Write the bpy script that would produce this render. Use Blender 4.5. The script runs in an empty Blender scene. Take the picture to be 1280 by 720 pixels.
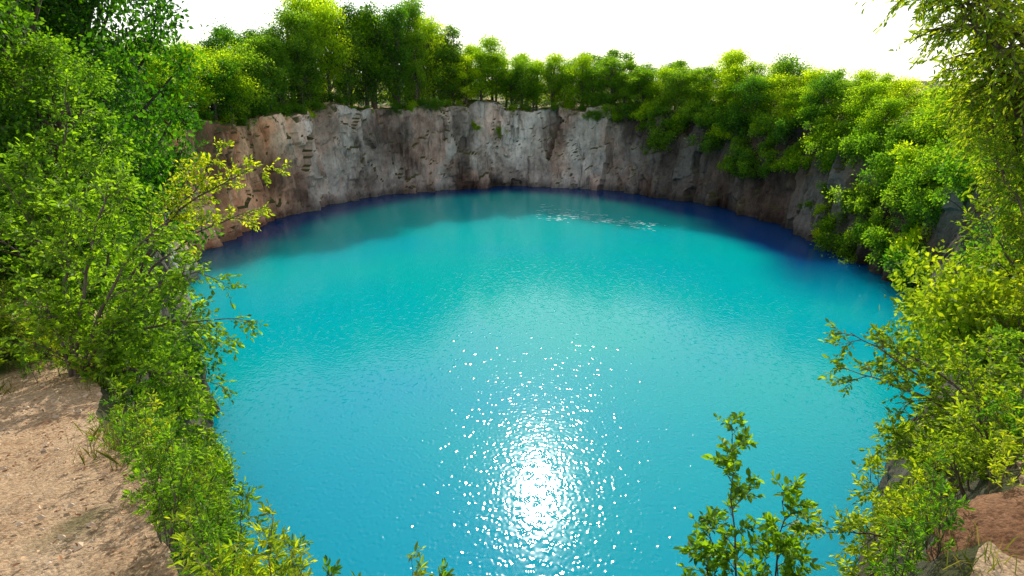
import bpy, math, numpy as np
from mathutils import Vector
rng = np.random.default_rng(11)
scene = bpy.context.scene
col = scene.collection
CAM = (0.0, 0.0, 18.0)

# ------------------------------------------------------------------ noise
def _h(ix, iy, iz, seed):
    with np.errstate(over='ignore'):
        n = (ix.astype(np.int64)*374761393 + iy.astype(np.int64)*668265263 + iz.astype(np.int64)*2147483647 + seed*1274126177) & 0xffffffff
        n = ((n ^ (n >> 13)) * 1274126177) & 0xffffffff
        n = (n ^ (n >> 16)) & 0xffffffff
        n = (n * 2246822519) & 0xffffffff
        n = (n ^ (n >> 15)) & 0xffffffff
    return n.astype(np.float64)/4294967295.0
def vnoise(x, y, z, seed=0):
    x = np.asarray(x, float); y = np.asarray(y, float)+0*x; z = np.asarray(z, float)+0*x
    ix, iy, iz = np.floor(x), np.floor(y), np.floor(z)
    fx, fy, fz = x-ix, y-iy, z-iz
    fx = fx*fx*(3-2*fx); fy = fy*fy*(3-2*fy); fz = fz*fz*(3-2*fz)
    r = 0
    for a in (0, 1):
        for b in (0, 1):
            for c in (0, 1):
                w = (fx if a else 1-fx)*(fy if b else 1-fy)*(fz if c else 1-fz)
                r = r + w*_h(ix+a, iy+b, iz+c, seed)
    return r*2-1
def fbm(x, y, z, o=4, seed=0):
    r = 0; a = 0.5
    for i in range(o):
        r = r + a*vnoise(x*2**i, y*2**i, z*2**i, seed+i*17); a *= 0.5
    return r
def sstep(a, b, x):
    t = np.clip((x-a)/(b-a), 0, 1); return t*t*(3-2*t)

# ------------------------------------------------------------------ mesh helpers
def mesh_from(name, V, Fs, mats=(), smooth=False):
    me = bpy.data.meshes.new(name)
    V = np.asarray(V, np.float32)
    me.vertices.add(len(V)); me.vertices.foreach_set('co', V.ravel())
    Fs = [(np.asarray(F, np.int32), m) for F, m in Fs if len(F)]
    nl = sum(F.size for F, m in Fs); nf = sum(len(F) for F, m in Fs)
    me.loops.add(nl); me.polygons.add(nf)
    me.loops.foreach_set('vertex_index', np.concatenate([F.ravel() for F, m in Fs]))
    tot = np.concatenate([np.full(len(F), F.shape[1], np.int32) for F, m in Fs])
    st = np.concatenate([[0], np.cumsum(tot)[:-1]]).astype(np.int32)
    me.polygons.foreach_set('loop_start', st)
    me.polygons.foreach_set('material_index', np.concatenate([np.full(len(F), m, np.int32) for F, m in Fs]))
    me.polygons.foreach_set('use_smooth', np.full(nf, smooth))
    for m in mats: me.materials.append(m)
    me.update(calc_edges=True); me.validate()
    return me
def add_obj(name, me, loc=(0, 0, 0), parent=None, **props):
    ob = bpy.data.objects.new(name, me); ob.location = loc
    col.objects.link(ob)
    if parent is not None: ob.parent = parent
    for k, v in props.items(): ob[k] = v
    return ob
class Acc:
    def __init__(s): s.V = []; s.F = {}; s.n = 0
    def add(s, V, F, m=0):
        F = np.asarray(F, np.int32)
        s.F.setdefault((F.shape[1], m), []).append(F+s.n); s.V.append(V); s.n += len(V)
    def mesh(s, name, mats, smooth=False):
        return mesh_from(name, np.concatenate(s.V), [(np.concatenate(f), k[1]) for k, f in s.F.items()], mats, smooth)
def norm(v): return v/(np.linalg.norm(v, axis=-1, keepdims=True)+1e-9)
def tube(P, R, k=6):
    P = np.asarray(P, float); n = len(P); R = np.asarray(R, float)
    T = norm(np.gradient(P, axis=0))
    ref = np.array([0.31, 0.17, 0.93]) if abs(T[0][2]) < 0.8 else np.array([0.9, 0.3, 0.1])
    A = norm(np.cross(T, ref)); B = np.cross(T, A)
    a = np.arange(k)*2*math.pi/k
    V = P[:, None, :]+R[:, None, None]*(A[:, None, :]*np.cos(a)[None, :, None]+B[:, None, :]*np.sin(a)[None, :, None])
    i = np.arange(n-1)[:, None]*k; j = np.arange(k)[None, :]; j2 = (j+1) % k
    F = np.stack([i+j, i+j2, i+k+j2, i+k+j], -1).reshape(-1, 4)
    return V.reshape(-1, 3), F
def leaves(P, A, size, width, rng, updir=0.5, near=False, out=None):
    N = len(P); A = norm(A)
    n = rng.normal(size=(N, 3)); n = norm(n); n[:, 2] = n[:, 2]+updir
    if out is not None: n = n+out*0.6
    S = norm(np.cross(A, n)); U = norm(np.cross(S, A))
    size = np.asarray(size)[:, None]+np.zeros((N, 1)); w = size*width*0.5
    if near:
        V = np.stack([P, P+A*size*.28+S*w*.85+U*w*.3, P+A*size*.65+S*w*.8+U*w*.25, P+A*size-U*size*.12,
                      P+A*size*.65-S*w*.8+U*w*.25, P+A*size*.28-S*w*.85+U*w*.3], 1).reshape(-1, 3)
        b = np.arange(N)[:, None]*6
        F = np.concatenate([b+np.array([[0, 1, 2, 3]]), b+np.array([[0, 3, 4, 5]])])
    else:
        V = np.stack([P, P+A*size*.45+S*w+U*w*.25, P+A*size, P+A*size*.45-S*w+U*w*.25], 1).reshape(-1, 3)
        b = np.arange(N)[:, None]*4
        F = np.concatenate([b+np.array([[0, 1, 2]]), b+np.array([[0, 2, 3]])])
    return V, F

# ------------------------------------------------------------------ materials
def newmat(name):
    m = bpy.data.materials.new(name); m.use_nodes = True
    nt = m.node_tree; nt.nodes.clear()
    return m, nt, nt.nodes, nt.links
def nd(N, t, **kw):
    n = N.new(t)
    for k, v in kw.items(): setattr(n, k, v)
    return n
def ramp(N, stops, interp='LINEAR'):
    r = N.new('ShaderNodeValToRGB'); r.color_ramp.interpolation = interp
    e = r.color_ramp.elements
    while len(e) < len(stops): e.new(0.5)
    for i, (p, c) in enumerate(stops):
        e[i].position = p; e[i].color = (c[0], c[1], c[2], 1) if not np.isscalar(c) else (c, c, c, 1)
    return r
def leafmat(name, cols, tr, fac=0.5, rough=0.45):
    m, nt, N, L = newmat(name)
    geo = nd(N, 'ShaderNodeNewGeometry'); oi = nd(N, 'ShaderNodeObjectInfo')
    r = ramp(N, [(0, cols[0]), (.5, cols[1]), (1, cols[2])]); L.new(geo.outputs['Random Per Island'], r.inputs[0])
    mr = nd(N, 'ShaderNodeMapRange'); mr.inputs[3].default_value = 0.472; mr.inputs[4].default_value = 0.512
    L.new(oi.outputs['Random'], mr.inputs[0])
    mv = nd(N, 'ShaderNodeMath', operation='MULTIPLY_ADD'); mv.inputs[1].default_value = -0.6; mv.inputs[2].default_value = 1.36
    L.new(oi.outputs['Random'], mv.inputs[0])
    h = nd(N, 'ShaderNodeHueSaturation'); L.new(r.outputs[0], h.inputs['Color']); L.new(mr.outputs[0], h.inputs['Hue']); L.new(mv.outputs[0], h.inputs['Value'])
    p = nd(N, 'ShaderNodeBsdfDiffuse'); L.new(h.outputs[0], p.inputs[0])
    g = nd(N, 'ShaderNodeBsdfGlossy'); g.inputs['Roughness'].default_value = rough; g.inputs[0].default_value = (.9, 1, .8, 1)
    mg = nd(N, 'ShaderNodeMixShader'); mg.inputs[0].default_value = .035; L.new(p.outputs[0], mg.inputs[1]); L.new(g.outputs[0], mg.inputs[2])
    t = nd(N, 'ShaderNodeBsdfTranslucent')
    mt = nd(N, 'ShaderNodeMixRGB', blend_type='MULTIPLY'); mt.inputs[0].default_value = 1
    mt.inputs[2].default_value = (*tr, 1); L.new(h.outputs[0], mt.inputs[1]); L.new(mt.outputs[0], t.inputs[0])
    mx = nd(N, 'ShaderNodeMixShader'); mx.inputs[0].default_value = fac
    L.new(mg.outputs[0], mx.inputs[1]); L.new(t.outputs[0], mx.inputs[2])
    o = nd(N, 'ShaderNodeOutputMaterial'); L.new(mx.outputs[0], o.inputs[0])
    return m
M_far = leafmat('far_foliage', [(.055, .13, .006), (.10, .205, .008), (.18, .28, .010)], (4.6, 3.9, 1.0), .62)
M_far2 = leafmat('far_deep_foliage', [(.028, .085, .008), (.052, .135, .010), (.10, .20, .012)], (4.1, 3.9, 1.0), .54)
M_dark = leafmat('dense_foliage', [(.010, .042, .005), (.028, .09, .007), (.075, .17, .009)], (3.7, 3.8, .8), .47)
M_fore = leafmat('shrub_foliage', [(.022, .07, .006), (.062, .15, .009), (.135, .25, .014)], (3.3, 3.3, .8), .48)
M_yel = leafmat('light_foliage', [(.07, .135, .008), (.14, .22, .010), (.25, .31, .016)], (3.1, 2.9, .9), .55)
M_grass = leafmat('grass_blade', [(.08, .12, .015), (.14, .16, .02), (.26, .22, .07)], (2.0, 1.9, 1.0), .4)
M_litter = leafmat('dry_leaf', [(.19, .10, .045), (.40, .24, .11), (.66, .46, .25)], (1, 1, 1), .15)

def barkmat():
    m, nt, N, L = newmat('bark')
    tc = nd(N, 'ShaderNodeTexCoord'); mp = nd(N, 'ShaderNodeMapping'); mp.inputs['Scale'].default_value = (6, 6, 1.2)
    L.new(tc.outputs['Object'], mp.inputs[0])
    n = nd(N, 'ShaderNodeTexNoise'); n.inputs['Scale'].default_value = 3; n.inputs['Detail'].default_value = 6; L.new(mp.outputs[0], n.inputs[0])
    r = ramp(N, [(.3, (.05, .035, .025)), (.7, (.17, .13, .10))]); L.new(n.outputs[0], r.inputs[0])
    p = nd(N, 'ShaderNodeBsdfPrincipled'); p.inputs['Roughness'].default_value = .9; L.new(r.outputs[0], p.inputs[0])
    b = nd(N, 'ShaderNodeBump'); b.inputs['Distance'].default_value = .03; L.new(n.outputs[0], b.inputs['Height']); L.new(b.outputs[0], p.inputs['Normal'])
    o = nd(N, 'ShaderNodeOutputMaterial'); L.new(p.outputs[0], o.inputs[0]); return m
M_bark = barkmat()

def rockmat(name='quarry_rock'):
    m, nt, N, L = newmat(name)
    tc = nd(N, 'ShaderNodeTexCoord')
    def noise(sc, stretch, det=6, rough=.6):
        mp = nd(N, 'ShaderNodeMapping'); mp.inputs['Scale'].default_value = stretch; L.new(tc.outputs['Object'], mp.inputs[0])
        n = nd(N, 'ShaderNodeTexNoise'); n.inputs['Scale'].default_value = sc; n.inputs['Detail'].default_value = det; n.inputs['Roughness'].default_value = rough
        L.new(mp.outputs[0], n.inputs[0]); return n
    def mrange(src, a, b, c, d):
        q = nd(N, 'ShaderNodeMapRange'); q.inputs[1].default_value = a; q.inputs[2].default_value = b; q.inputs[3].default_value = c; q.inputs[4].default_value = d
        q.interpolation_type = 'SMOOTHSTEP'; L.new(src, q.inputs[0]); return q
    def mix(kind, f, a, b):
        q = nd(N, 'ShaderNodeMixRGB', blend_type=kind)
        for k, s in ((0, f), (1, a), (2, b)):
            if hasattr(s, 'links'): L.new(s, q.inputs[k])
            elif np.isscalar(s): q.inputs[k].default_value = s
            else: q.inputs[k].default_value = (*s, 1)
        return q.outputs[0]
    sp = nd(N, 'ShaderNodeSeparateXYZ'); L.new(tc.outputs['Object'], sp.inputs[0])
    at = nd(N, 'ShaderNodeAttribute', attribute_name='block')
    big = noise(.10, (1, 1, .6), 6, .62)
    sm = nd(N, 'ShaderNodeMath', operation='MULTIPLY_ADD'); L.new(at.outputs['Fac'], sm.inputs[0]); sm.inputs[1].default_value = .17; L.new(big.outputs[0], sm.inputs[2])
    r = ramp(N, [(.46, (.17, .14, .12)), (.53, (.40, .345, .30)), (.60, (.62, .57, .51)), (.70, (.82, .79, .73))]); L.new(sm.outputs[0], r.inputs[0])
    streak = noise(.8, (1, 1, .20), 7, .72)
    r2 = ramp(N, [(.35, .40), (.45, .94), (.7, 1.08)]); L.new(streak.outputs[0], r2.inputs[0])
    c = mix('MULTIPLY', 1, r.outputs[0], r2.outputs[0])
    fine = noise(1.9, (1, 1, .75), 9, .8)
    r3 = ramp(N, [(.34, .50), (.5, .96), (.7, 1.12)]); L.new(fine.outputs[0], r3.inputs[0])
    c = mix('MULTIPLY', 1, c, r3.outputs[0])
    rust = noise(.16, (1, 1, .6), 4, .6)
    r4 = ramp(N, [(.50, 0.0), (.60, .85)]); L.new(rust.outputs[0], r4.inputs[0])
    mw = mrange(sp.outputs[0], -28, -33, 0, 1)
    c = mix('MIX', r4.outputs[0], c, mix('MULTIPLY', 1, c, (1.08, .85, .76)))
    c = mix('MIX', mw.outputs[0], c, mix('MULTIPLY', 1, c, (1.45, .95, .64)))
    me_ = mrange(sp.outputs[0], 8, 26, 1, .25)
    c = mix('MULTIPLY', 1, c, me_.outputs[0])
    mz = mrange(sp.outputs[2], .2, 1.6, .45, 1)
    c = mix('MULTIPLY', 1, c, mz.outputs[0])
    mn = mrange(sp.outputs[1], 34, 56, .9, 0)
    rg = ramp(N, [(.4, (.03, .045, .012)), (.6, (.10, .075, .04))]); L.new(fine.outputs[0], rg.inputs[0])
    c = mix('MIX', mn.outputs[0], c, rg.outputs[0])
    geo = nd(N, 'ShaderNodeNewGeometry'); sx = nd(N, 'ShaderNodeSeparateXYZ'); L.new(geo.outputs['Normal'], sx.inputs[0])
    r5 = ramp(N, [(.4, 0.0), (.65, 1.0)]); L.new(sx.outputs[2], r5.inputs[0])
    c = mix('MIX', r5.outputs[0], c, (.08, .085, .03))
    p = nd(N, 'ShaderNodeBsdfPrincipled'); p.inputs['Roughness'].default_value = .9; p.inputs['Specular IOR Level'].default_value = .2
    L.new(c, p.inputs[0])
    ad = nd(N, 'ShaderNodeMath', operation='ADD'); L.new(streak.outputs[0], ad.inputs[0]); L.new(fine.outputs[0], ad.inputs[1])
    b = nd(N, 'ShaderNodeBump'); b.inputs['Distance'].default_value = .3; b.inputs['Strength'].default_value = .8; L.new(ad.outputs[0], b.inputs['Height']); L.new(b.outputs[0], p.inputs['Normal'])
    o = nd(N, 'ShaderNodeOutputMaterial'); L.new(p.outputs[0], o.inputs[0]); return m
M_rock = rockmat()

def soilmat(name='gravelly_soil', cols=((.42, .25, .13), (.60, .40, .23), (.72, .53, .34)), mul=(.38, 1.2), pale=.3):
    m, nt, N, L = newmat(name)
    tc = nd(N, 'ShaderNodeTexCoord')
    def noise(sc, det=6, rough=.6):
        n = nd(N, 'ShaderNodeTexNoise'); n.inputs['Scale'].default_value = sc; n.inputs['Detail'].default_value = det; n.inputs['Roughness'].default_value = rough
        L.new(tc.outputs['Object'], n.inputs[0]); return n
    a = noise(1.2); f = noise(22, 8, .8)
    v = nd(N, 'ShaderNodeTexVoronoi'); v.inputs['Scale'].default_value = 34; L.new(tc.outputs['Object'], v.inputs[0])
    r = ramp(N, [(.3, cols[0]), (.5, cols[1]), (.75, cols[2])]); L.new(a.outputs[0], r.inputs[0])
    r2 = ramp(N, [(.35, mul[0]), (.6, mul[1])]); L.new(f.outputs[0], r2.inputs[0])
    m1 = nd(N, 'ShaderNodeMixRGB', blend_type='MULTIPLY'); m1.inputs[0].default_value = 1; L.new(r.outputs[0], m1.inputs[1]); L.new(r2.outputs[0], m1.inputs[2])
    bw = nd(N, 'ShaderNodeRGBToBW'); L.new(v.outputs['Color'], bw.inputs[0])
    hs = nd(N, 'ShaderNodeMixRGB', blend_type='MULTIPLY'); hs.inputs[0].default_value = 1; L.new(bw.outputs[0], hs.inputs[1]); hs.inputs[2].default_value = tuple(min(1, x*1.4) for x in cols[2])+(1,)
    m2 = nd(N, 'ShaderNodeMixRGB', blend_type='MIX'); m2.inputs[0].default_value = pale; L.new(m1.outputs[0], m2.inputs[1])
    L.new(hs.outputs[0], m2.inputs[2])
    at = nd(N, 'ShaderNodeAttribute', attribute_name='green')
    rg = ramp(N, [(.3, (.03, .055, .012)), (.7, (.09, .11, .025))]); L.new(f.outputs[0], rg.inputs[0])
    mg = nd(N, 'ShaderNodeMixRGB'); L.new(at.outputs['Fac'], mg.inputs[0]); L.new(m2.outputs[0], mg.inputs[1]); L.new(rg.outputs[0], mg.inputs[2])
    p = nd(N, 'ShaderNodeBsdfPrincipled'); p.inputs['Roughness'].default_value = .95; p.inputs['Specular IOR Level'].default_value = .1
    L.new(mg.outputs[0], p.inputs[0])
    ad = nd(N, 'ShaderNodeMath', operation='MULTIPLY_ADD'); L.new(v.outputs['Distance'], ad.inputs[0]); ad.inputs[1].default_value = -.5; L.new(f.outputs[0], ad.inputs[2])
    b = nd(N, 'ShaderNodeBump'); b.inputs['Distance'].default_value = .04; L.new(ad.outputs[0], b.inputs['Height']); L.new(b.outputs[0], p.inputs['Normal'])
    o = nd(N, 'ShaderNodeOutputMaterial'); L.new(p.outputs[0], o.inputs[0]); return m
M_soil = soilmat()
M_mound = soilmat('brown_earth', ((.20, .09, .04), (.33, .17, .09), (.45, .27, .16)), pale=.12)

def watermat():
    m, nt, N, L = newmat('quarry_water')
    tc = nd(N, 'ShaderNodeTexCoord'); at = nd(N, 'ShaderNodeAttribute', attribute_name='shade_band')
    n0 = nd(N, 'ShaderNodeTexNoise'); n0.inputs['Scale'].default_value = .03; n0.inputs['Detail'].default_value = 3; L.new(tc.outputs['Object'], n0.inputs[0])
    sp = nd(N, 'ShaderNodeSeparateXYZ'); L.new(tc.outputs['Object'], sp.inputs[0])
    my = nd(N, 'ShaderNodeMapRange'); my.inputs[1].default_value = 22; my.inputs[2].default_value = 62; my.inputs[3].default_value = -.10; my.inputs[4].default_value = .14; L.new(sp.outputs[1], my.inputs[0])
    ad = nd(N, 'ShaderNodeMath', operation='ADD'); L.new(n0.outputs[0], ad.inputs[0]); L.new(my.outputs[0], ad.inputs[1])
    r = ramp(N, [(.34, (.0, .29, .42)), (.62, (.0, .345, .345))]); L.new(ad.outputs[0], r.inputs[0])
    mx = nd(N, 'ShaderNodeMixRGB'); L.new(at.outputs['Fac'], mx.inputs[0]); L.new(r.outputs[0], mx.inputs[1]); mx.inputs[2].default_value = (.0, .04, .17, 1)  # painted cliff shade mixed into the water's base colour
    p = nd(N, 'ShaderNodeBsdfPrincipled'); p.inputs['Roughness'].default_value = .08; p.inputs['IOR'].default_value = 1.33
    p.inputs['Specular IOR Level'].default_value = .20
    p.inputs['Subsurface Weight'].default_value = 1; p.inputs['Subsurface Radius'].default_value = (1, 1, 1); p.inputs['Subsurface Scale'].default_value = 22.0
    L.new(mx.outputs[0], p.inputs[0])
    def noise(sc, st, det=2, rough=.5, rot=.3):
        mp = nd(N, 'ShaderNodeMapping'); mp.inputs['Scale'].default_value = st; mp.inputs['Rotation'].default_value = (0, 0, rot); L.new(tc.outputs['Object'], mp.inputs[0])
        n = nd(N, 'ShaderNodeTexNoise'); n.inputs['Scale'].default_value = sc; n.inputs['Detail'].default_value = det; n.inputs['Roughness'].default_value = rough
        L.new(mp.outputs[0], n.inputs[0]); return n
    a = noise(4.0, (1.35, 1, 1), 0, .4, .05); c = noise(1.1, (1, 1.2, 1), 0); gst = noise(2.4, (1, 1, 1), 0)
    rg = ramp(N, [(.34, .12), (.5, .42), (.6, .9), (.72, 1.55)]); L.new(gst.outputs[0], rg.inputs[0])
    hm = nd(N, 'ShaderNodeMath', operation='SUBTRACT'); L.new(a.outputs[0], hm.inputs[0]); hm.inputs[1].default_value = .5
    hh = nd(N, 'ShaderNodeMath', operation='MULTIPLY'); L.new(hm.outputs[0], hh.inputs[0]); L.new(rg.outputs[0], hh.inputs[1])
    b1 = nd(N, 'ShaderNodeBump'); b1.inputs['Distance'].default_value = .022; L.new(hh.outputs[0], b1.inputs['Height'])
    b2 = nd(N, 'ShaderNodeBump'); b2.inputs['Distance'].default_value = .006; L.new(c.outputs[0], b2.inputs['Height']); L.new(b1.outputs[0], b2.inputs['Normal'])
    L.new(b2.outputs[0], p.inputs['Normal'])
    o = nd(N, 'ShaderNodeOutputMaterial'); L.new(p.outputs[0], o.inputs[0]); return m
M_water = watermat()
def plainmat(name, c, rough=.6):
    m, nt, N, L = newmat(name)
    geo = nd(N, 'ShaderNodeNewGeometry'); r = ramp(N, [(0, tuple(x*.7 for x in c)), (1, c)]); L.new(geo.outputs['Random Per Island'], r.inputs[0])
    p = nd(N, 'ShaderNodeBsdfPrincipled'); p.inputs['Roughness'].default_value = rough; L.new(r.outputs[0], p.inputs[0])
    o = nd(N, 'ShaderNodeOutputMaterial'); L.new(p.outputs[0], o.inputs[0]); return m
M_foam = plainmat('foam', (.5, .78, .84)); M_stone = plainmat('pebble', (.60, .46, .32), .9)

# ------------------------------------------------------------------ rim outline (x, y, rim z, slope width)
RIM = [(0, 2.5, 15, 3), (2.4, 3.3, 15, 3), (4.4, 4.9, 14.8, 3), (7, 8.0, 14.0, 3.5), (12.2, 15, 13.3, 3.5), (20.4, 25.5, 12.3, 3.5), (29.6, 38, 11.4, 3.5),
       (35.5, 50, 11, 3.5), (38.6, 65, 11, 3.3), (37.6, 82, 11.8, 2.6), (32.5, 97, 12.7, 2.2), (20, 113.5, 13.2, 1.6), (0, 120, 13.5, 1.5), (-21.5, 110, 13.7, 1.5),
       (-31, 95.5, 13.6, 1.5), (-35, 76, 12.9, 2), (-32.5, 59, 12.6, 2.6), (-27, 46, 12.5, 2.6), (-20, 33, 12.4, 2.4), (-13.5, 22, 12.6, 2.2), (-8.6, 13, 13.2, 2),
       (-5.3, 7.7, 14.1, 2), (-2.95, 4.6, 14.8, 2.1), (-1.5, 3.15, 15, 2.6)]
RP = np.array(RIM, float); nR = len(RP)
def catmull(t):
    i = np.floor(t).astype(int); f = (t-i)[:, None]
    p0, p1, p2, p3 = RP[(i-1) % nR], RP[i % nR], RP[(i+1) % nR], RP[(i+2) % nR]
    return .5*((2*p1)+(-p0+p2)*f+(2*p0-5*p1+4*p2-p3)*f**2+(-p0+3*p1-3*p2+p3)*f**3)
tt = np.linspace(0, nR, 24001)[:-1]; C = catmull(tt)
seg = np.linalg.norm(np.roll(C[:, :2], -1, 0)-C[:, :2], axis=1)
dcam = np.linalg.norm(C[:, :2], axis=1)
spac = np.clip(dcam*0.012, .10, .33)
cum = np.concatenate([[0], np.cumsum(seg/spac)]); K = int(cum[-1])
ti = np.interp(np.arange(K)*cum[-1]/K, cum, np.arange(len(tt)+1))*nR/len(tt)
O = catmull(ti)
arc = np.concatenate([[0], np.cumsum(np.linalg.norm(np.diff(O[:, :2], axis=0), axis=1))])
Tn = norm(np.roll(O[:, :2], -8, 0)-np.roll(O[:, :2], 8, 0)); NO = np.stack([Tn[:, 1], -Tn[:, 0]], 1)
if np.sum(NO*(O[:, :2]-np.array([0, 60]))) < 0: NO = -NO
dO = np.linalg.norm(O[:, :2], axis=1)
farw = sstep(15, 45, dO)
jit = fbm(O[:, 0]*.8, O[:, 1]*.8, 0, 4, 5)*(.35+.5*farw)
O[:, :2] += NO*jit[:, None]
stepz = (_h(np.floor(arc/5.1+.3*vnoise(arc*.3, 0, 0, 7)), 0*arc, 0*arc, 55)-.5)*1.1*farw
O[:, 2] += fbm(O[:, 0]*.25, O[:, 1]*.25, 3, 4, 9)*(.15+1.1*farw)+stepz

def ground_h(x, y, zr, d):
    return zr + np.minimum(d*.03, 3)*np.clip((d-2)/6, 0, 1) + fbm(x*.5, y*.5, 0, 4, 21)*.35*np.clip(d/1.5, 0, 1) + fbm(x*4, y*4, 0, 3, 23)*.06*np.clip(d/.5, 0, 1)
def zat(x, y):
    dv = np.array([x, y])-O[:, :2]; i = np.argmin(np.sum(dv**2, 1)); d = math.sqrt(np.sum(dv[i]**2))
    if np.dot(dv[i], NO[i]) >= 0 or d < .02: return float(ground_h(np.array([x]), np.array([y]), O[i, 2], np.array([d]))[0]), d, i
    t = min(1, (d/O[i, 3]))**(1/(1-.4*(1-farw[i]))); return float(O[i, 2]-t*(O[i, 2]+3)), -d, i

# cliff
rows = 60; tr = np.linspace(0, 1, rows)**1.1
ex = (1-.4*(1-farw))
CV = []; CB = []
def cells(width, hgt, sd, wob=.35, lw=.35):
    sc = arc/width+wob*fbm(arc*.25, z*.15, 0, 3, sd)
    ci = np.floor(sc); lev = np.floor(z/hgt+_h(ci, 0*sc, 0*sc, sd+1)+lw*vnoise(arc*.5, 0, 0, sd+2))
    fr = sc-ci; b = _h(ci, lev, 0*sc, sd+3)*2-1; tl = (_h(ci, lev, 0*sc+1, sd+4)*2-1)*(fr-.5)
    return b, tl, fr
for t in tr:
    z = O[:, 2]-t*(O[:, 2]+3)
    inw = O[:, 3]*t**ex
    b1, t1, f1 = cells(9.5, 24, 3, .6); b2, t2, f2 = cells(4.4, 4.8, 43, .8, .5); b3, t3, f3 = cells(1.7, 2.2, 83, .8, .5)
    big = vnoise(arc/15, z*.03, 0, 77)
    rough = fbm(arc*.6, z*.4, 0, 5, 41)
    amp = .35*farw+(1-.35*farw)*sstep(0, .08, t)
    amp = np.where(t == 0, 0, amp)
    dis = ((b1*.5+t1*2.5+b2*.25+t2*.6+b3*.09+t3*.22+big*1.0)*farw+rough*(.45+.1*farw))*amp
    o = -inw-dis
    CV.append(np.stack([O[:, 0]+NO[:, 0]*o, O[:, 1]+NO[:, 1]*o, z], 1)); CB.append(.5+.34*b1+.16*b2)
CV = np.concatenate(CV)
i = np.arange(rows-1)[:, None]*K; j = np.arange(K)[None, :]; j2 = (j+1) % K
CF = np.stack([i+j, i+K+j, i+K+j2, i+j2], -1).reshape(-1, 4)
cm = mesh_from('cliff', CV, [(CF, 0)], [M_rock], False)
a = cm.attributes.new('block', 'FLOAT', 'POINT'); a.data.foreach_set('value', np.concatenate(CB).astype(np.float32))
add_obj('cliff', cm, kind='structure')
# ground
D = [0]
while D[-1] < 2500: D.append(D[-1]+max(.10, D[-1]*.085))
GV = []; GG = []
for d in D:
    x = O[:, 0]+NO[:, 0]*d; y = O[:, 1]+NO[:, 1]*d
    z = ground_h(x, y, O[:, 2], d)
    GV.append(np.stack([x, y, z], 1))
    dc = np.sqrt(x**2+y**2)
    g = sstep(-.05, .12, fbm(x*.45, y*.45, 0, 4, 61)+sstep(9.5, 14, dc)*.7-.46)
    GG.append(g)
GV = np.concatenate(GV); r = len(D)
i = np.arange(r-1)[:, None]*K
GF = np.stack([i+j, i+j2, i+K+j2, i+K+j], -1).reshape(-1, 4)
gm = mesh_from('ground', GV, [(GF, 0)], [M_soil], True)
a = gm.attributes.new('green', 'FLOAT', 'POINT'); a.data.foreach_set('value', np.concatenate(GG).astype(np.float32))
add_obj('ground', gm, kind='structure')
# water
rr = np.concatenate([[0.002], np.linspace(.03, 1, 60)]); cen = np.array([0, 60.])
S = O[::4]; Ks = len(S); WV = []
for f in rr:
    xy = cen+(S[:, :2]-cen)*f
    WV.append(np.concatenate([xy, np.zeros((Ks, 1))], 1))
WV = np.concatenate(WV)
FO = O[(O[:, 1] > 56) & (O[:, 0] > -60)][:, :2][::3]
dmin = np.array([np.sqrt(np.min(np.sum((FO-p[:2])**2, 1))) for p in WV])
shade_band = sstep(12.5, 5, dmin-np.clip(WV[:, 0]*.10, -1.2, 3)+2.5*fbm(WV[:, 0]*.1, WV[:, 1]*.1, 0, 3, 91))*sstep(54, 78, WV[:, 1]+np.maximum(WV[:, 0], 0)*.25)  # cliff shadow painted as a navy band along the far and right shore
i = np.arange(len(rr)-1)[:, None]*Ks; jj = np.arange(Ks)[None, :]; jj2 = (jj+1) % Ks
WF = np.stack([i+jj, i+Ks+jj, i+Ks+jj2, i+jj2], -1).reshape(-1, 4)
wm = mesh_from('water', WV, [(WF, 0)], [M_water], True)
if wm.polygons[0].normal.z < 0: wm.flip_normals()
a = wm.attributes.new('shade_band', 'FLOAT', 'POINT'); a.data.foreach_set('value', shade_band.astype(np.float32))
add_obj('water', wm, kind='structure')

# foam streaks
acc = Acc()
for k in range(230):
    u = rng.random(); st = rng.integers(0, 4)
    cx = 4.0+14.5*u+rng.normal()*.6; cy = [99.5, 96.5, 94, 91][st]-[14, 14, 9, 6][st]*u+rng.normal()*.8
    n = 9; L_ = rng.uniform(.12, .5); W_ = rng.uniform(.03, .08)
    an = np.arange(n)*2*math.pi/n; rad = rng.uniform(.6, 1.2, n)
    V = np.stack([cx+np.cos(an)*L_*rad, cy+np.sin(an)*W_*rad-.2*np.cos(an)*L_, np.full(n, .006)], 1)
    acc.add(V, [list(range(n))])
add_obj('foam', acc.mesh('foam', [M_foam]), kind='stuff')

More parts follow.
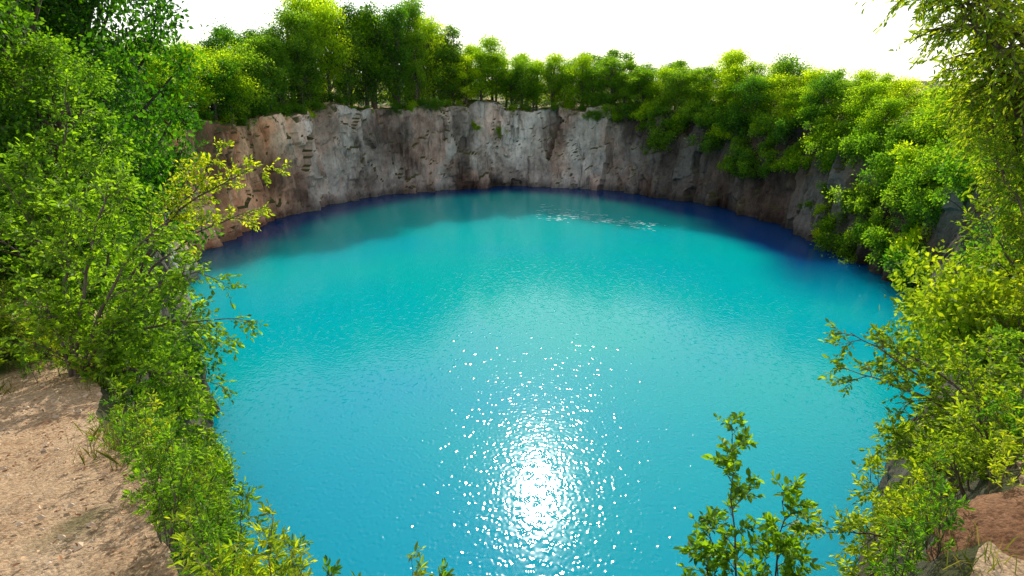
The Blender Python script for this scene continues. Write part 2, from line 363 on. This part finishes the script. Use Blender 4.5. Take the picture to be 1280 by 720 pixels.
# ------------------------------------------------------------------ tree generators
def clump_tree(seed, H=10, R=3.2, ncl=42, nl=9000, base=.12, lsz=.26, mat=M_far, near=False, crs=(.26, .5), cone=0.0):
    rg = np.random.default_rng(seed)
    zc = base*H+(H*(1-base))*rg.random(ncl)**.85*.93
    f = (zc-base*H)/(H*(1-base))
    prof = np.sqrt(np.clip(1-((f-.42)/.62)**2, .05, 1))*(1-cone*f)
    rad = R*prof*rg.uniform(.2, .9, ncl)
    az = np.arange(ncl)*2.39996+rg.normal(size=ncl)*.4
    ctr = np.stack([rad*np.cos(az), rad*np.sin(az), zc], 1)
    ctr[0] = (R*.1, 0, H*.88)
    cr = R*rg.uniform(crs[0], crs[1], ncl); cr[0] = R*crs[1]*.9
    w = cr**2; idx = rg.choice(ncl, nl, p=w/w.sum())
    d = norm(rg.normal(size=(nl, 3)))
    rrn = (rg.random(nl)**.5)*rg.uniform(.7, 1.12, nl)*np.where(rg.random(nl) < .22, rg.uniform(1.0, 1.75, nl), 1)
    nz = 1+.9*fbm(d[:, 0]*2.6+idx*3.1, d[:, 1]*2.6, d[:, 2]*2.6, 3, seed)
    P = ctr[idx]+d*(cr[idx]*rrn*nz)[:, None]*np.array([1, 1, .85])
    A = d*.8+rg.normal(size=(nl, 3))*.6+np.array([0, 0, -.25])
    V, F = leaves(P, A, lsz*rg.uniform(.6, 1.25, nl), .62, rg, .4, near, out=d)
    crown = mesh_from('crown', V, [(F, 0)], [mat])
    acc = Acc()
    ph = np.linspace(0, 1, 9)
    wob = np.stack([.25*np.sin(ph*3+seed)*ph, .25*np.cos(ph*2.3+seed)*ph, ph*H*.85], 1)
    acc.add(*tube(np.concatenate([[[0, 0, -.8]], wob]), H*.024*np.concatenate([[1.25], 1-ph*.85]), 8))
    for k in range(0, ncl):
        if ctr[k, 2] < .15*H: continue
        h0 = max(.08*H, ctr[k, 2]-.28*H*rg.uniform(.4, 1)); fz = h0/(H*.85)
        s = np.array([np.interp(fz, ph, wob[:, 0]), np.interp(fz, ph, wob[:, 1]), h0])
        q = np.linspace(0, 1, 5)[:, None]; m = (s+ctr[k])/2+np.array([0, 0, -.06*H*rg.random()])+rg.normal(size=3)*.15
        P_ = (1-q)**2*s+2*q*(1-q)*m+q*q*ctr[k]
        acc.add(*tube(P_, H*.0085*(1-.75*q[:, 0]), 5))
    trunk = acc.mesh('trunk', [M_bark], True)
    return trunk, crown
def place_tree(name, meshes, x, y, h, w, H0=10, rot=0, label='', group=None, dz=0, tilt=(0, 0), category='tree'):
    z, d, i = zat(x, y)
    e = bpy.data.objects.new(name, None); col.objects.link(e); e.empty_display_size = .5
    e.location = (x, y, z+dz); e.rotation_euler = (tilt[0], tilt[1], rot); e.scale = (w, w, h/H0)
    e['label'] = label; e['category'] = category
    if group: e['group'] = group
    for n, me in zip(('trunk', 'crown'), meshes):
        o = bpy.data.objects.new(n, me); col.objects.link(o); o.parent = e
    return e

variants = [clump_tree(100+k, 10, [3.4, 3.0, 3.7, 3.2, 3.5, 2.8][k], [30, 26, 36, 24, 32, 22][k], 10000, [.06, .08, .05, .1, .04, .1][k], .24, M_far2 if k in (1, 4) else M_far) for k in range(6)]
tallv = [clump_tree(200+k, 10, [2.4, 2.7, 2.1][k], 44, 13000, .05, .19, [M_dark, M_far2, M_far2][k]) for k in range(3)]

ring = [(-38, 74, 9), (-36.5, 80, 10), (-35.5, 86, 10.5), (-34.2, 92, 12), (-32.5, 98, 14.5), (-29, 103, 16), (-25.5, 108, 16.5), (-21, 113, 18), (-16, 116.5, 18.5), (-12, 119, 14),
        (-8, 121.5, 10.5), (-3, 122.5, 10), (2, 123, 10), (7, 122.5, 11), (12, 120.5, 9.5), (16.5, 118, 8.8), (20.5, 115.5, 8.2), (24, 112, 8.0), (27.5, 108, 8.3), (30.8, 103.5, 8.6),
        (33.8, 99, 8.6), (36.3, 94, 8.2), (38.2, 88.5, 7.6), (39.5, 82.5, 7.0), (40.5, 76.5, 6.6), (40.8, 70, 6.6), (40.6, 63, 6.8), (39.6, 56, 7)]
lab = ['leafy green broadleaf tree standing on the quarry cliff top', 'tall dark green tree on the edge of the quarry cliff']
R2 = np.array(ring)
for k in range(len(R2)-1):
    for q in (0, .5):
        p = R2[k]*(1-q)+R2[k+1]*q
        for back in (0, 1):
            zz, d, i = zat(p[0], p[1]); off = [0, 4.5][back]+rng.uniform(-.7, .8)
            x = p[0]+NO[i, 0]*off+rng.normal()*.5; y = p[1]+NO[i, 1]*off+rng.normal()*.5
            h = p[2]*rng.uniform(.74, 1.12)*[.85, 1.0][back]
            tall = p[2] > 11.5
            V_ = tallv[rng.integers(0, 3)] if (tall and rng.random() < .75) else variants[rng.integers(0, 6)]
            w = rng.uniform(.8, 1.25)*(h/10)**.45*(1.15 if tall else 1.05)
            place_tree('broadleaf_tree', V_, x, y, h, w, rot=rng.random()*6.28, label=lab[1 if tall else 0], group='trees along the quarry cliff top')

def bush_mesh(seed, R=1.0, ncl=16, nl=2600, lsz=.13, mat=M_far, near=False):
    rg = np.random.default_rng(seed)
    ctr = np.stack([rg.normal(size=ncl)*R*.5, rg.normal(size=ncl)*R*.5, rg.uniform(.15, 1.3, ncl)*R], 1)
    cr = R*rg.uniform(.25, .5, ncl); idx = rg.choice(ncl, nl, p=cr**2/np.sum(cr**2))
    d = norm(rg.normal(size=(nl, 3))); P = ctr[idx]+d*(cr[idx]*rg.random(nl)**.4*rg.uniform(.8, 1.2, nl)*np.where(rg.random(nl) < .2, rg.uniform(1.0, 1.7, nl), 1))[:, None]
    V, F = leaves(P, d*.8+rg.normal(size=(nl, 3))*.6+np.array([0, 0, -.1]), lsz*rg.uniform(.6, 1.3, nl), .6, rg, .4, near, out=d)
    acc = Acc(); acc.add(V, F, 0)
    for c in ctr:
        q = np.linspace(0, 1, 5)[:, None]; s = np.array([0, 0, -.5*R]); m = (s+c)/2+np.array([0, 0, .2])
        v, f = tube((1-q)**2*s+2*q*(1-q)*m+q*q*c, .02*R*(1.3-q[:, 0]), 5); acc.add(v, f, 1)
    return acc.mesh('shrub', [mat, M_bark])
bushF = [bush_mesh(300+k, 1, 18, 2600, .16, [M_far, M_far2, M_far2][k]) for k in range(3)]
def place_bush(me, x, y, s, dz=0, label='green leafy shrub clinging to the quarry edge', group='shrubs growing along the quarry edge', name='shrub', sz=1.0):
    z, d, i = zat(x, y)
    o = bpy.data.objects.new(name, me); col.objects.link(o); o.location = (x, y, z+dz); o.scale = (s, s, s*sz); o.rotation_euler = (0, 0, rng.random()*6.28)
    o['label'] = label; o['category'] = 'shrub'; o['group'] = group
    return o
far_idx = np.where(O[:, 1] > 50)[0]; dens = 7
for k in far_idx[::dens]:
    x, y = O[k, :2]
    if rng.random() < (.85 if x < 12 else 1):
        o = rng.uniform(-.6, 1.2) if x > -20 else rng.uniform(.2, 1.8); place_bush(bushF[rng.integers(0, 3)], x+NO[k, 0]*o, y+NO[k, 1]*o, rng.uniform(.6, 1.5)*(1 if -24 < x < 12 else 1.3 if x > 0 else .9), -.5)
nb_face = 0
for k in far_idx[::-5]:
    x, y = O[k, :2]
    pr = sstep(12, 28, np.array(x))
    if (x > 13) and nb_face < 210:
        for q in range(2):
            if rng.random() < .3+.6*pr:
                dpt = rng.random()**1.35*(2+5.0*pr+6.5*sstep(88, 66, np.array(y)))
                sc_ = rng.uniform(.7, 1.5)*(1+.3*pr)
                o = place_bush(bushF[rng.integers(0, 3)], x, y, sc_); nb_face += 1
                inw = O[k, 3]*(dpt/(O[k, 2]+3))+.5
                o.location = (x-NO[k, 0]*inw, y-NO[k, 1]*inw, O[k, 2]-dpt-.6)

# ------------------------------------------------------------------ left bank trees
leftv = [clump_tree(400, 10, 3.3, 60, 24000, .04, .16, M_dark, crs=(.2, .42)), clump_tree(401, 10, 2.9, 52, 22000, .03, .16, M_dark, crs=(.2, .42)), clump_tree(402, 10, 2.3, 50, 22000, .02, .12, M_fore, crs=(.2, .42))]
for (x, y, h, w, v) in [(-15.5, 22.5, 14, 1.15, 0), (-19, 27, 15, 1.2, 1), (-14.2, 16.5, 12, 1.05, 1), (-24.5, 35, 13, 1.2, 0), (-30, 42, 12, 1.2, 1), (-33.5, 52, 11.5, 1.0, 0), (-20, 20, 15, 1.3, 0), (-37.5, 61, 10, 1.0, 1),
                        (-39.5, 68, 9.5, 1.0, 0), (-26, 28, 15, 1.3, 1), (-35, 45, 14, 1.3, 0), (-16.2, 27.5, 14, 1.25, 0), (-12.8, 15.5, 9.0, .8, 0)]:
    place_tree('broadleaf_tree', leftv[v], x, y, h, w, rot=rng.random()*6.28, label='large dense dark green tree on the overgrown bank', group='large trees on the overgrown bank')
place_tree('broadleaf_tree', leftv[2], -12.0, 18.0, 6.6, .85, rot=1, label='slender bright green tree in front of darker trees', group='large trees on the overgrown bank')
rightv = [clump_tree(410, 10, 3.2, 60, 22000, .02, .16, M_yel, crs=(.2, .42)), clump_tree(411, 10, 2.8, 52, 20000, .02, .16, M_fore, crs=(.2, .42))]
for (x, y, h, w, v) in [(22, 23.5, 10, 1.1, 0), (28.5, 31, 9.5, 1.1, 0), (35.3, 40, 9.0, 1.1, 0), (39, 49, 8, 1.1, 1), (20, 17, 11, 1.2, 0), (26, 24, 12, 1.3, 0), (33, 33, 11, 1.2, 0), (16.5, 17.5, 9, .9, 0)]:
    place_tree('broadleaf_tree', rightv[v], x, y, h, w, rot=rng.random()*6.28, label='bright yellow green tree on the steep bank', group='bright trees on the steep bank')

# ------------------------------------------------------------------ branching plants
def grow(name, seed, base, stems, r0, nbr, brl, ntw, twl, nlf, lsz, lw, mat, droop=.15, label='', category='shrub', up=.25, group=None, t0=.15, partnames=('stem', 'foliage')):
    rg = np.random.default_rng(seed); acc = Acc(); LP = []; LA = []
    base = np.array(base, float)
    for (b, tip) in stems:
        b = np.array(b, float)-base; tip = np.array(tip, float)-base; Ls = np.linalg.norm(tip-b)
        c = b*.55+tip*.45+np.array([0, 0, .22*Ls])+rg.normal(size=3)*.06*Ls
        q = np.linspace(0, 1, 12)[:, None]
        SP = (1-q)**2*b+2*q*(1-q)*c+q*q*tip+rg.normal(size=(12, 3))*.008*Ls
        acc.add(*tube(SP, r0*(1-.8*q[:, 0])*min(1, Ls/2+.3), 6))
        ST = norm(np.gradient(SP, axis=0)); nb = max(3, int(nbr*Ls))
        for k in range(nb):
            t = t0+(1-t0)*(k+rg.random())/nb; p = np.array([np.interp(t*11, np.arange(12), SP[:, e]) for e in range(3)]); T = ST[min(11, int(t*11))]
            d = rg.normal(size=3); d -= T*np.dot(d, T); d = norm(norm(d)*.85+T*.65+np.array([0, 0, up]))
            if t > .97: d = T
            Lb = brl*(1.15-.6*t)*rg.uniform(.55, 1.15)
            s = np.linspace(0, 1, 6)[:, None]
            BP = p+d*s*Lb-np.array([0, 0, droop])*Lb*s**2+rg.normal(size=(6, 3))*.015*Lb*s
            acc.add(*tube(BP, r0*.28*(1-.75*s[:, 0]), 4))
            BT = norm(np.gradient(BP, axis=0))
            for m in range(ntw):
                u = .2+.8*(m+rg.random())/ntw; pp = np.array([np.interp(u*5, np.arange(6), BP[:, e]) for e in range(3)]); T2 = BT[min(5, int(u*5))]
                d2 = rg.normal(size=3); d2 -= T2*np.dot(d2, T2); d2 = norm(norm(d2)*.8+T2*.8+np.array([0, 0, up*.6-droop*.5]))
                Lt = twl*rg.uniform(.5, 1.2)*(1.1-.4*u); s2 = np.linspace(0, 1, 4)[:, None]
                TP = pp+d2*s2*Lt-np.array([0, 0, droop*1.3])*Lt*s2**2
                acc.add(*tube(TP, r0*.09*(1.1-.8*s2[:, 0])+.0008, 3))
                uu = np.linspace(.12, 1, nlf); lp = np.stack([np.interp(uu*3, np.arange(4), TP[:, e]) for e in range(3)], 1)
                sd = norm(np.cross(d2, np.array([0, 0, 1.])+rg.normal(size=3)*.3)); sgn = np.where(np.arange(nlf) % 2 == 0, 1, -1)[:, None]
                la = d2*.6+sd*sgn*.8+rg.normal(size=(nlf, 3))*.35-np.array([0, 0, droop*1.2])
                la[-1] = d2
                LP.append(lp); LA.append(la)
    LP = np.concatenate(LP); LA = np.concatenate(LA)
    V, F = leaves(LP, LA, lsz*rg.uniform(.55, 1.25, len(LP)), lw, rg, .9, True)
    root = bpy.data.objects.new(name, None); col.objects.link(root); root.location = base; root.empty_display_size = .3
    root['label'] = label; root['category'] = category
    if group: root['group'] = group
    s_ = add_obj(partnames[0], acc.mesh(partnames[0], [M_bark], True), parent=root)
    f_ = add_obj(partnames[1], mesh_from(partnames[1], V, [(F, 0)], [mat]), parent=root)
    return root, s_, f_, len(LP)
def copy_plant(src, loc, s, rot, tilt=(0, 0), group=None):
    r_ = src[0].copy(); col.objects.link(r_); r_.location = loc; r_.scale = (s, s, s); r_.rotation_euler = (tilt[0], tilt[1], rot)
    if group: r_['group'] = group
    for c in src[1:3]:
        c2 = c.copy(); col.objects.link(c2); c2.parent = r_
    return r_
def B(x, y, dz=-.2):
    z, d, i = zat(x, y); return (x, y, z+dz)
b = B(-6.7, 9.3)
grow('leafy_shrub', 1, b, [(b, (-7.3, 9.8, 14.9)), (b, (-6.9, 10.4, 16.2)), (b, (-6.1, 10.2, 16.4)), (b, (-5.4, 10.3, 15.9)), (b, (-4.8, 10.1, 15.2)), (b, (-4.5, 9.8, 14.4)), (b, (-5.8, 9.2, 14.6)), (b, (-4.8, 9.4, 13.6)), (b, (-5.1, 9.0, 13.9))],
     .035, 6.5, .82, 7, .38, 8, .095, .58, M_fore, label='tall leafy shrub hanging over the water from the bank')
b = B(-5.2, 7.8)
grow('leafy_shrub', 2, b, [(b, (-4.9, 8.2, 13.8)), (b, (-4.4, 8.3, 13.3)), (b, (-4.05, 7.8, 13.0)), (b, (-4.2, 7.3, 13.2)), (b, (-4.6, 7.6, 13.5)), (b, (-4.1, 7.6, 12.4))],
     .025, 6, .42, 6, .28, 8, .08, .58, M_fore, label='low leafy shrub at the edge of the dirt slope')
b = B(-8.8, 12.8)
grow('leafy_shrub', 3, b, [(b, (-9.4, 13, 16.5)), (b, (-8.6, 13.4, 17.6)), (b, (-7.8, 13.2, 16.9)), (b, (-9.0, 12, 16.0)), (b, (-7.4, 12.6, 15.6)), (b, (-8.2, 12.0, 15.2)), (b, (-9.9, 12.2, 15.4))],
     .04, 6, .95, 7, .42, 8, .11, .6, M_fore, label='upright leafy shrub below the taller trees')
b = B(-9.2, 14.4)
grow('sapling', 4, b, [(b, (-5.6, 15.3, 16.1)), (b, (-6.6, 15.2, 16.4)), (b, (-5.9, 15.0, 15.2)), (b, (-7.3, 15.2, 16.0))],
     .04, 2.8, .7, 6, .32, 8, .10, .5, M_yel, label='thin sapling leaning out over the water', up=.35, t0=.45)
b = B(2.0, 4.2)
grow('sapling', 5, b, [(b, (2.0, 5.35, 14.92)), (b, (2.4, 5.1, 14.4)), (b, (1.75, 5.05, 14.15)), (b, (2.45, 5.1, 13.9))],
     .018, 8, .40, 5, .2, 8, .075, .58, M_fore, label='small green sapling rising above the water', droop=.1)
b = B(5.8, 7.0)
grow('leafy_shrub', 6, b, [(b, (4.55, 8.4, 14.75)), (b, (4.5, 8.2, 14.3)), (b, (4.95, 8.3, 14.6)), (b, (4.8, 7.5, 13.5)), (b, (5.7, 8.0, 14.3)), (b, (6.3, 8.2, 14.7)), (b, (6.8, 7.6, 14.9)), (b, (5.2, 6.8, 14.0)), (b, (5.9, 6.8, 14.5)), (b, (4.3, 6.6, 12.9)), (b, (4.8, 7.4, 13.0)), (b, (6.3, 6.2, 14.8))],
     .028, 5.5, .52, 6, .3, 8, .085, .5, M_yel, label='bright yellow green shrub on the edge of the bank')
b = B(3.9, 5.2)
grow('leafy_shrub', 7, b, [(b, (3.0, 5.6, 13.7)), (b, (3.5, 5.8, 14.2)), (b, (4.1, 5.8, 14.4)), (b, (3.1, 5.2, 13.3)), (b, (4.4, 5.6, 14.4)), (b, (3.6, 5.1, 14.1))],
     .02, 8, .42, 6, .24, 8, .065, .5, M_yel, label='low yellow green shrub beside a brown earth mound', group='low shrubs along the steep rim')
b = B(10.2, 11.6)
grow('leafy_shrub', 8, b, [(b, (8.6, 12.2, 15.6)), (b, (8.7, 12.4, 16.8)), (b, (9.6, 12.2, 17)), (b, (10.6, 11.8, 16.8)), (b, (9.3, 11.4, 15.4)), (b, (9.0, 12.0, 14.8)), (b, (10.4, 11.0, 15.8))],
     .035, 5.5, .75, 7, .38, 8, .1, .42, M_yel, label='tall airy light green shrub on the bank')
b = B(12.2, 13.4)
grow('willow_tree', 9, b, [(b, (10.8, 14.2, 21.6)), (b, (9.0, 13.8, 20.2)), (b, (9.8, 13.4, 18.8)), (b, (10.8, 13.4, 19.2)), (b, (9.4, 14.2, 17.8)), (b, (11.6, 12.6, 20.4)), (b, (10.2, 13.4, 17.2)), (b, (8.0, 12.8, 19.4)), (b, (7.0, 12.2, 19.9)), (b, (10.8, 12.4, 17.4)), (b, (12.2, 14, 19)), (b, (8.8, 13.0, 18.6)), (b, (10.0, 13.0, 20.0)), (b, (6.5, 12.0, 20.0)), (b, (7.4, 12.8, 20.4))],
     .09, 3.0, 1.3, 8, .6, 9, .15, .36, M_yel, droop=.42, label='tall airy light green tree with drooping boughs', category='tree', t0=.35, partnames=('trunk', 'crown'))

lowg = grow('leafy_shrub', 12, (0, 0, 0), [((0, 0, -.2), (.5, .3, .9)), ((0, 0, -.2), (-.4, .4, 1.0)), ((0, 0, -.2), (.1, -.1, 1.2)), ((0, 0, -.2), (.6, -.3, .5)), ((0, 0, -.2), (-.6, -.2, .6)), ((0, 0, -.2), (.1, .6, .5))],
     .02, 7, .45, 6, .24, 8, .075, .55, M_fore, label='leafy green shrub rooted below the rim of the bank', group='low shrubs along the steep rim')
lowy = grow('leafy_shrub', 13, (0, 0, 0), [((0, 0, -.2), (.5, .3, .9)), ((0, 0, -.2), (-.4, .4, 1.1)), ((0, 0, -.2), (.1, -.1, 1.1)), ((0, 0, -.2), (.6, -.3, .6)), ((0, 0, -.2), (-.6, -.2, .6))],
     .02, 7, .45, 6, .24, 8, .075, .5, M_yel, label='yellow green shrub rooted below the rim of the bank', group='low shrubs along the steep rim')
for (x, y, inw, s, src) in [(-7.6, 11, .8, 1.3, lowg), (-7.0, 10.2, 1.6, 1.2, lowg), (-6.4, 9, 1.2, 1.0, lowg), (-5.8, 8.2, 1.6, .9, lowg), (-5.0, 7.1, 1.1, .5, lowg), (-4.6, 6.6, 1.5, .55, lowg), (-4.2, 6.0, 1.1, .42, lowy),
                            (-3.5, 5.3, .9, .4, lowg), (-8.4, 12.4, 1.8, 1.5, lowg), (-9.6, 14.5, 1.4, 1.6, lowg), (-9, 13.5, 2.4, 1.5, lowg), (-11, 17, 1.6, 1.8, lowg), (-12.2, 20, 1.2, 1.9, lowg),
                            (-6.6, 9.4, 2.3, 1.2, lowg), (-5.9, 8.4, 2.3, 1.0, lowg), (-7.4, 10.8, 2.4, 1.3, lowg), (-5.2, 7.4, 2.0, .7, lowg), (-7.6, 11.4, -1.0, .8, lowy), (-8.4, 11.2, -1.4, .9, lowy), (-9.4, 11.0, -2.4, 1.0, lowg), (-8.8, 12.6, -.6, 1.0, lowg),
                            (-6.3, 9.2, .3, .6, lowy), (-6.8, 9.9, 0, .7, lowg), (-10.5, 16.2, 2.4, 1.6, lowg), (-12, 19, 2.2, 1.7, lowy), (-8.2, 12, 2.8, 1.5, lowy),
                            (4.6, 5.2, 1.2, .9, lowy), (5.6, 6.4, 1.1, 1.0, lowy), (6.4, 7.2, .8, 1.0, lowy), (7.6, 8.8, .4, .9, lowg), (8.6, 10.2, .1, 1.0, lowy),
                            (11.4, 13.8, .1, 1.2, lowg), (4.0, 4.5, .5, .6, lowy), (5.0, 5.6, .2, .8, lowy), (6.0, 7.0, -.2, .9, lowg), (7.0, 8.2, -.5, 1.0, lowy), (5.9, 5.8, -1.0, .8, lowy), (7.2, 7.0, -1.2, 1.1, lowg), (8.6, 8.6, -1.4, 1.2, lowy), (9.6, 10.8, -.9, 1.2, lowy),
                            (4.4, 5.0, .3, .6, lowy), (4.7, 5.2, -.1, .6, lowg)]:
    i = np.argmin(np.sum((O[:, :2]-np.array([x, y]))**2, 1))
    if x < 0 and inw > 0: inw *= O[i, 3]/3.4
    xx = O[i, 0]-NO[i, 0]*inw; yy = O[i, 1]-NO[i, 1]*inw
    z, d, i = zat(xx, yy)
    copy_plant(src, (xx, yy, z), s, rng.random()*6.28)
for q in (lowg, lowy):
    for o in q[:3]: bpy.data.objects.remove(o)

wa = grow('wild_plant', 20, (0, 0, 0), [((0, 0, -.1), (.1, .05, .85)), ((0, 0, -.1), (-.15, .1, .65)), ((0, 0, -.1), (.05, -.12, .5))], .008, 9, .17, 3, .1, 6, .05, .4, M_fore, label='leafy green wild plant at the rim of the bank', category='plant', up=.5)
wb = grow('wild_plant', 21, (0, 0, 0), [((0, 0, -.1), (.05, .1, 1.0)), ((0, 0, -.1), (.2, -.05, .7))], .008, 10, .14, 3, .1, 6, .06, .3, M_yel, label='tall thin yellow green weed at the rim of the bank', category='plant', up=.5)
spots = []
for k in range(100):
    x = rng.uniform(-4.2, -.5)
    i = np.argmin((O[:, 0]-x)**2+np.where(O[:, 1] > 20, 1e6, 0))
    o = rng.uniform(-.7, .05); spots.append((x+NO[i, 0]*o, O[i, 1]+NO[i, 1]*o))
for k in range(16):
    x = rng.uniform(2.6, 5.5); i = np.argmin((O[:, 0]-x)**2+np.where(O[:, 1] > 20, 1e6, 0)); o = rng.uniform(-.8, .1)
    spots.append((x+NO[i, 0]*o, O[i, 1]+NO[i, 1]*o))
for k in range(60):
    a_ = rng.random(); spots.append((-6.9-2.9*a_+rng.normal()*.4, 9.3+1.9*rng.random()+.4*a_))
for k, (x, y) in enumerate(spots):
    z, d, i = zat(x, y)
    copy_plant(wa if rng.random() < .6 else wb, (x, y, z), rng.uniform(.55, 1.0), rng.random()*6.28, (rng.normal()*.12, rng.normal()*.12), 'wild plants along the rim of the bank')
for q in (wa, wb):
    for o in q[:3]: bpy.data.objects.remove(o)

bushL = [bush_mesh(320+k, 1, 22, 6000, .1, [M_dark, M_fore, M_fore][k]) for k in range(3)]
bushR = [bush_mesh(330+k, 1, 22, 6000, .1, [M_yel, M_fore][k]) for k in range(2)]
for side, bs in ((-1, bushL), (1, bushR)):
    ids = np.where((O[:, 1] > 10) & (O[:, 1] < 60) & (np.sign(O[:, 0]) == side))[0]
    for k in ids[::7]:
        if side < 0 and O[k, 1] < 14: continue
        o = (rng.uniform(-1.5, 1.2) if O[k, 1] < 34 else rng.uniform(-.4, 1.8)) if side < 0 else rng.uniform(-1.5, 1.5)
        place_bush(bs[rng.integers(0, len(bs))], O[k, 0]+NO[k, 0]*o, O[k, 1]+NO[k, 1]*o, rng.uniform(.9, 1.7) if side < 0 else rng.uniform(.9, 1.5), -.3, label='dense leafy shrub covering the steep bank', group='shrubs covering the steep bank')

def mound(name, seed, loc, s, label):
    n = 110; m = 60
    th = np.linspace(0, math.pi, m)[:, None]; ph = (np.arange(n)*2*math.pi/n)[None, :]
    d = np.stack([np.sin(th)*np.cos(ph), np.sin(th)*np.sin(ph), np.cos(th)+0*ph], -1).reshape(-1, 3)
    rr_ = 1+.14*fbm(d[:, 0]*1.4+seed, d[:, 1]*1.4, d[:, 2]*1.4, 4, seed)+.07*fbm(d[:, 0]*8, d[:, 1]*8, d[:, 2]*8, 4, seed)
    V = d*rr_[:, None]*np.array(s)
    i = np.arange(m-1)[:, None]*n; j = np.arange(n)[None, :]; j2 = (j+1) % n
    F = np.stack([i+j, i+n+j, i+n+j2, i+j2], -1).reshape(-1, 4)
    ob = add_obj(name, mesh_from(name, V, [(F, 0)], [M_mound], True), loc=loc); ob['label'] = label; ob['category'] = 'earth mound'
mound('earth_mound', 5, (4.1, 3.75, 14.62), (1.15, .9, .52), 'rounded reddish brown mound of bare earth on the rim')

def scatter(n, xr, yr, cond):
    out = []
    while len(out) < n:
        x = rng.uniform(*xr, 400); y = rng.uniform(*yr, 400)
        for a_, b_ in zip(x, y):
            z, d, i = zat(a_, b_)
            if cond(a_, b_, d): out.append((a_, b_, z))
            if len(out) >= n: break
    return np.array(out)
P = scatter(8000, (-14, 2), (0, 13), lambda x, y, d: d > 0 and d < 8)
V, F = leaves(P+np.array([0, 0, .012]), np.concatenate([rng.normal(size=(len(P), 2)), rng.normal(size=(len(P), 1))*.25], 1), rng.uniform(.025, .065, len(P)), .55, rng, 3, True)
add_obj('leaf_litter', mesh_from('leaf_litter', V, [(F, 0)], [M_litter]), kind='stuff')
P = scatter(2600, (-12, 6), (0, 13), lambda x, y, d: d > 0 and d < 9)
acc = Acc(); oc = np.array([[1, 0, 0], [0, 1, 0], [-1, 0, 0], [0, -1, 0], [0, 0, 1], [0, 0, -1]], float); of = [[0, 1, 4], [1, 2, 4], [2, 3, 4], [3, 0, 4], [1, 0, 5], [2, 1, 5], [3, 2, 5], [0, 3, 5]]
for p in P:
    s = rng.uniform(.008, .035)*(1.6 if rng.random() < .08 else 1); acc.add(p+oc*s*rng.uniform(.6, 1.3, (6, 3))*np.array([1, 1, .7]), of)
add_obj('gravel', acc.mesh('gravel', [M_stone]), kind='stuff')
NG = 260
G = scatter(NG, (-16, 7), (1, 20), lambda x, y, d: -1.0 < d < 7 and (d < .2 or math.hypot(x, y) > 11.5))
GP = np.repeat(G, 40, 0)+np.concatenate([rng.normal(size=(NG*40, 2))*.12, np.zeros((NG*40, 1))], 1); n = len(GP)
A = norm(np.concatenate([rng.normal(size=(n, 2))*.35, np.ones((n, 1))], 1)); S_ = norm(np.cross(A, rng.normal(size=(n, 3)))); hgt = rng.uniform(.08, .26, n)[:, None]; w_ = .004
bend = np.concatenate([A[:, :2], np.zeros((n, 1))], 1)*hgt*.5
V = np.stack([GP-S_*w_-A*.03, GP+S_*w_-A*.03, GP+A*hgt*.6+S_*w_*.8, GP+A*hgt+bend, GP+A*hgt*.6-S_*w_*.8], 1).reshape(-1, 3)
F = np.arange(n)[:, None]*5+np.array([[0, 1, 2, 3, 4]])
add_obj('grass', mesh_from('grass', V, [(F, 0)], [M_grass]), kind='stuff')

# ------------------------------------------------------------------ light, sky, camera
EL = 34.6; AZ = 2.6
w = bpy.data.worlds.new('World'); scene.world = w; w.use_nodes = True; nt = w.node_tree; nt.nodes.clear()
sk = nt.nodes.new('ShaderNodeTexSky'); sk.sky_type = 'NISHITA'; sk.sun_disc = False; sk.sun_elevation = math.radians(EL); sk.sun_rotation = math.radians(AZ)
sk.dust_density = .8; sk.air_density = 1.0; sk.ozone_density = 1
hs = nt.nodes.new('ShaderNodeHueSaturation'); hs.inputs['Saturation'].default_value = .45; nt.links.new(sk.outputs[0], hs.inputs['Color'])
bg = nt.nodes.new('ShaderNodeBackground'); bg.inputs[1].default_value = .12; o = nt.nodes.new('ShaderNodeOutputWorld')
nt.links.new(hs.outputs[0], bg.inputs[0])
bg2 = nt.nodes.new('ShaderNodeBackground'); bg2.inputs[0].default_value = (1, .97, .94, 1); bg2.inputs[1].default_value = .42
ads = nt.nodes.new('ShaderNodeAddShader'); nt.links.new(bg.outputs[0], ads.inputs[0]); nt.links.new(bg2.outputs[0], ads.inputs[1]); nt.links.new(ads.outputs[0], o.inputs[0])
sl = bpy.data.lights.new('sun', 'SUN'); sl.energy = 5; sl.angle = math.radians(.5); sl.color = (1, .95, .86)
so = bpy.data.objects.new('sun', sl); col.objects.link(so); so.location = (0, 60, 60)
e, a_ = math.radians(EL), math.radians(AZ)
sd = Vector((math.sin(a_)*math.cos(e), math.cos(a_)*math.cos(e), math.sin(e)))
so.rotation_euler = sd.to_track_quat('Z', 'Y').to_euler()
cd = bpy.data.cameras.new('camera'); cd.sensor_width = 36; cd.lens = 834/1280*36; cd.clip_end = 6000; cd.clip_start = .05
co = bpy.data.objects.new('camera', cd); col.objects.link(co); co.location = CAM; co.rotation_euler = (math.radians(90-17.3), 0, 0)
scene.camera = co
scene.view_settings.view_transform = 'Standard'; scene.view_settings.look = 'None'; scene.view_settings.exposure = 0
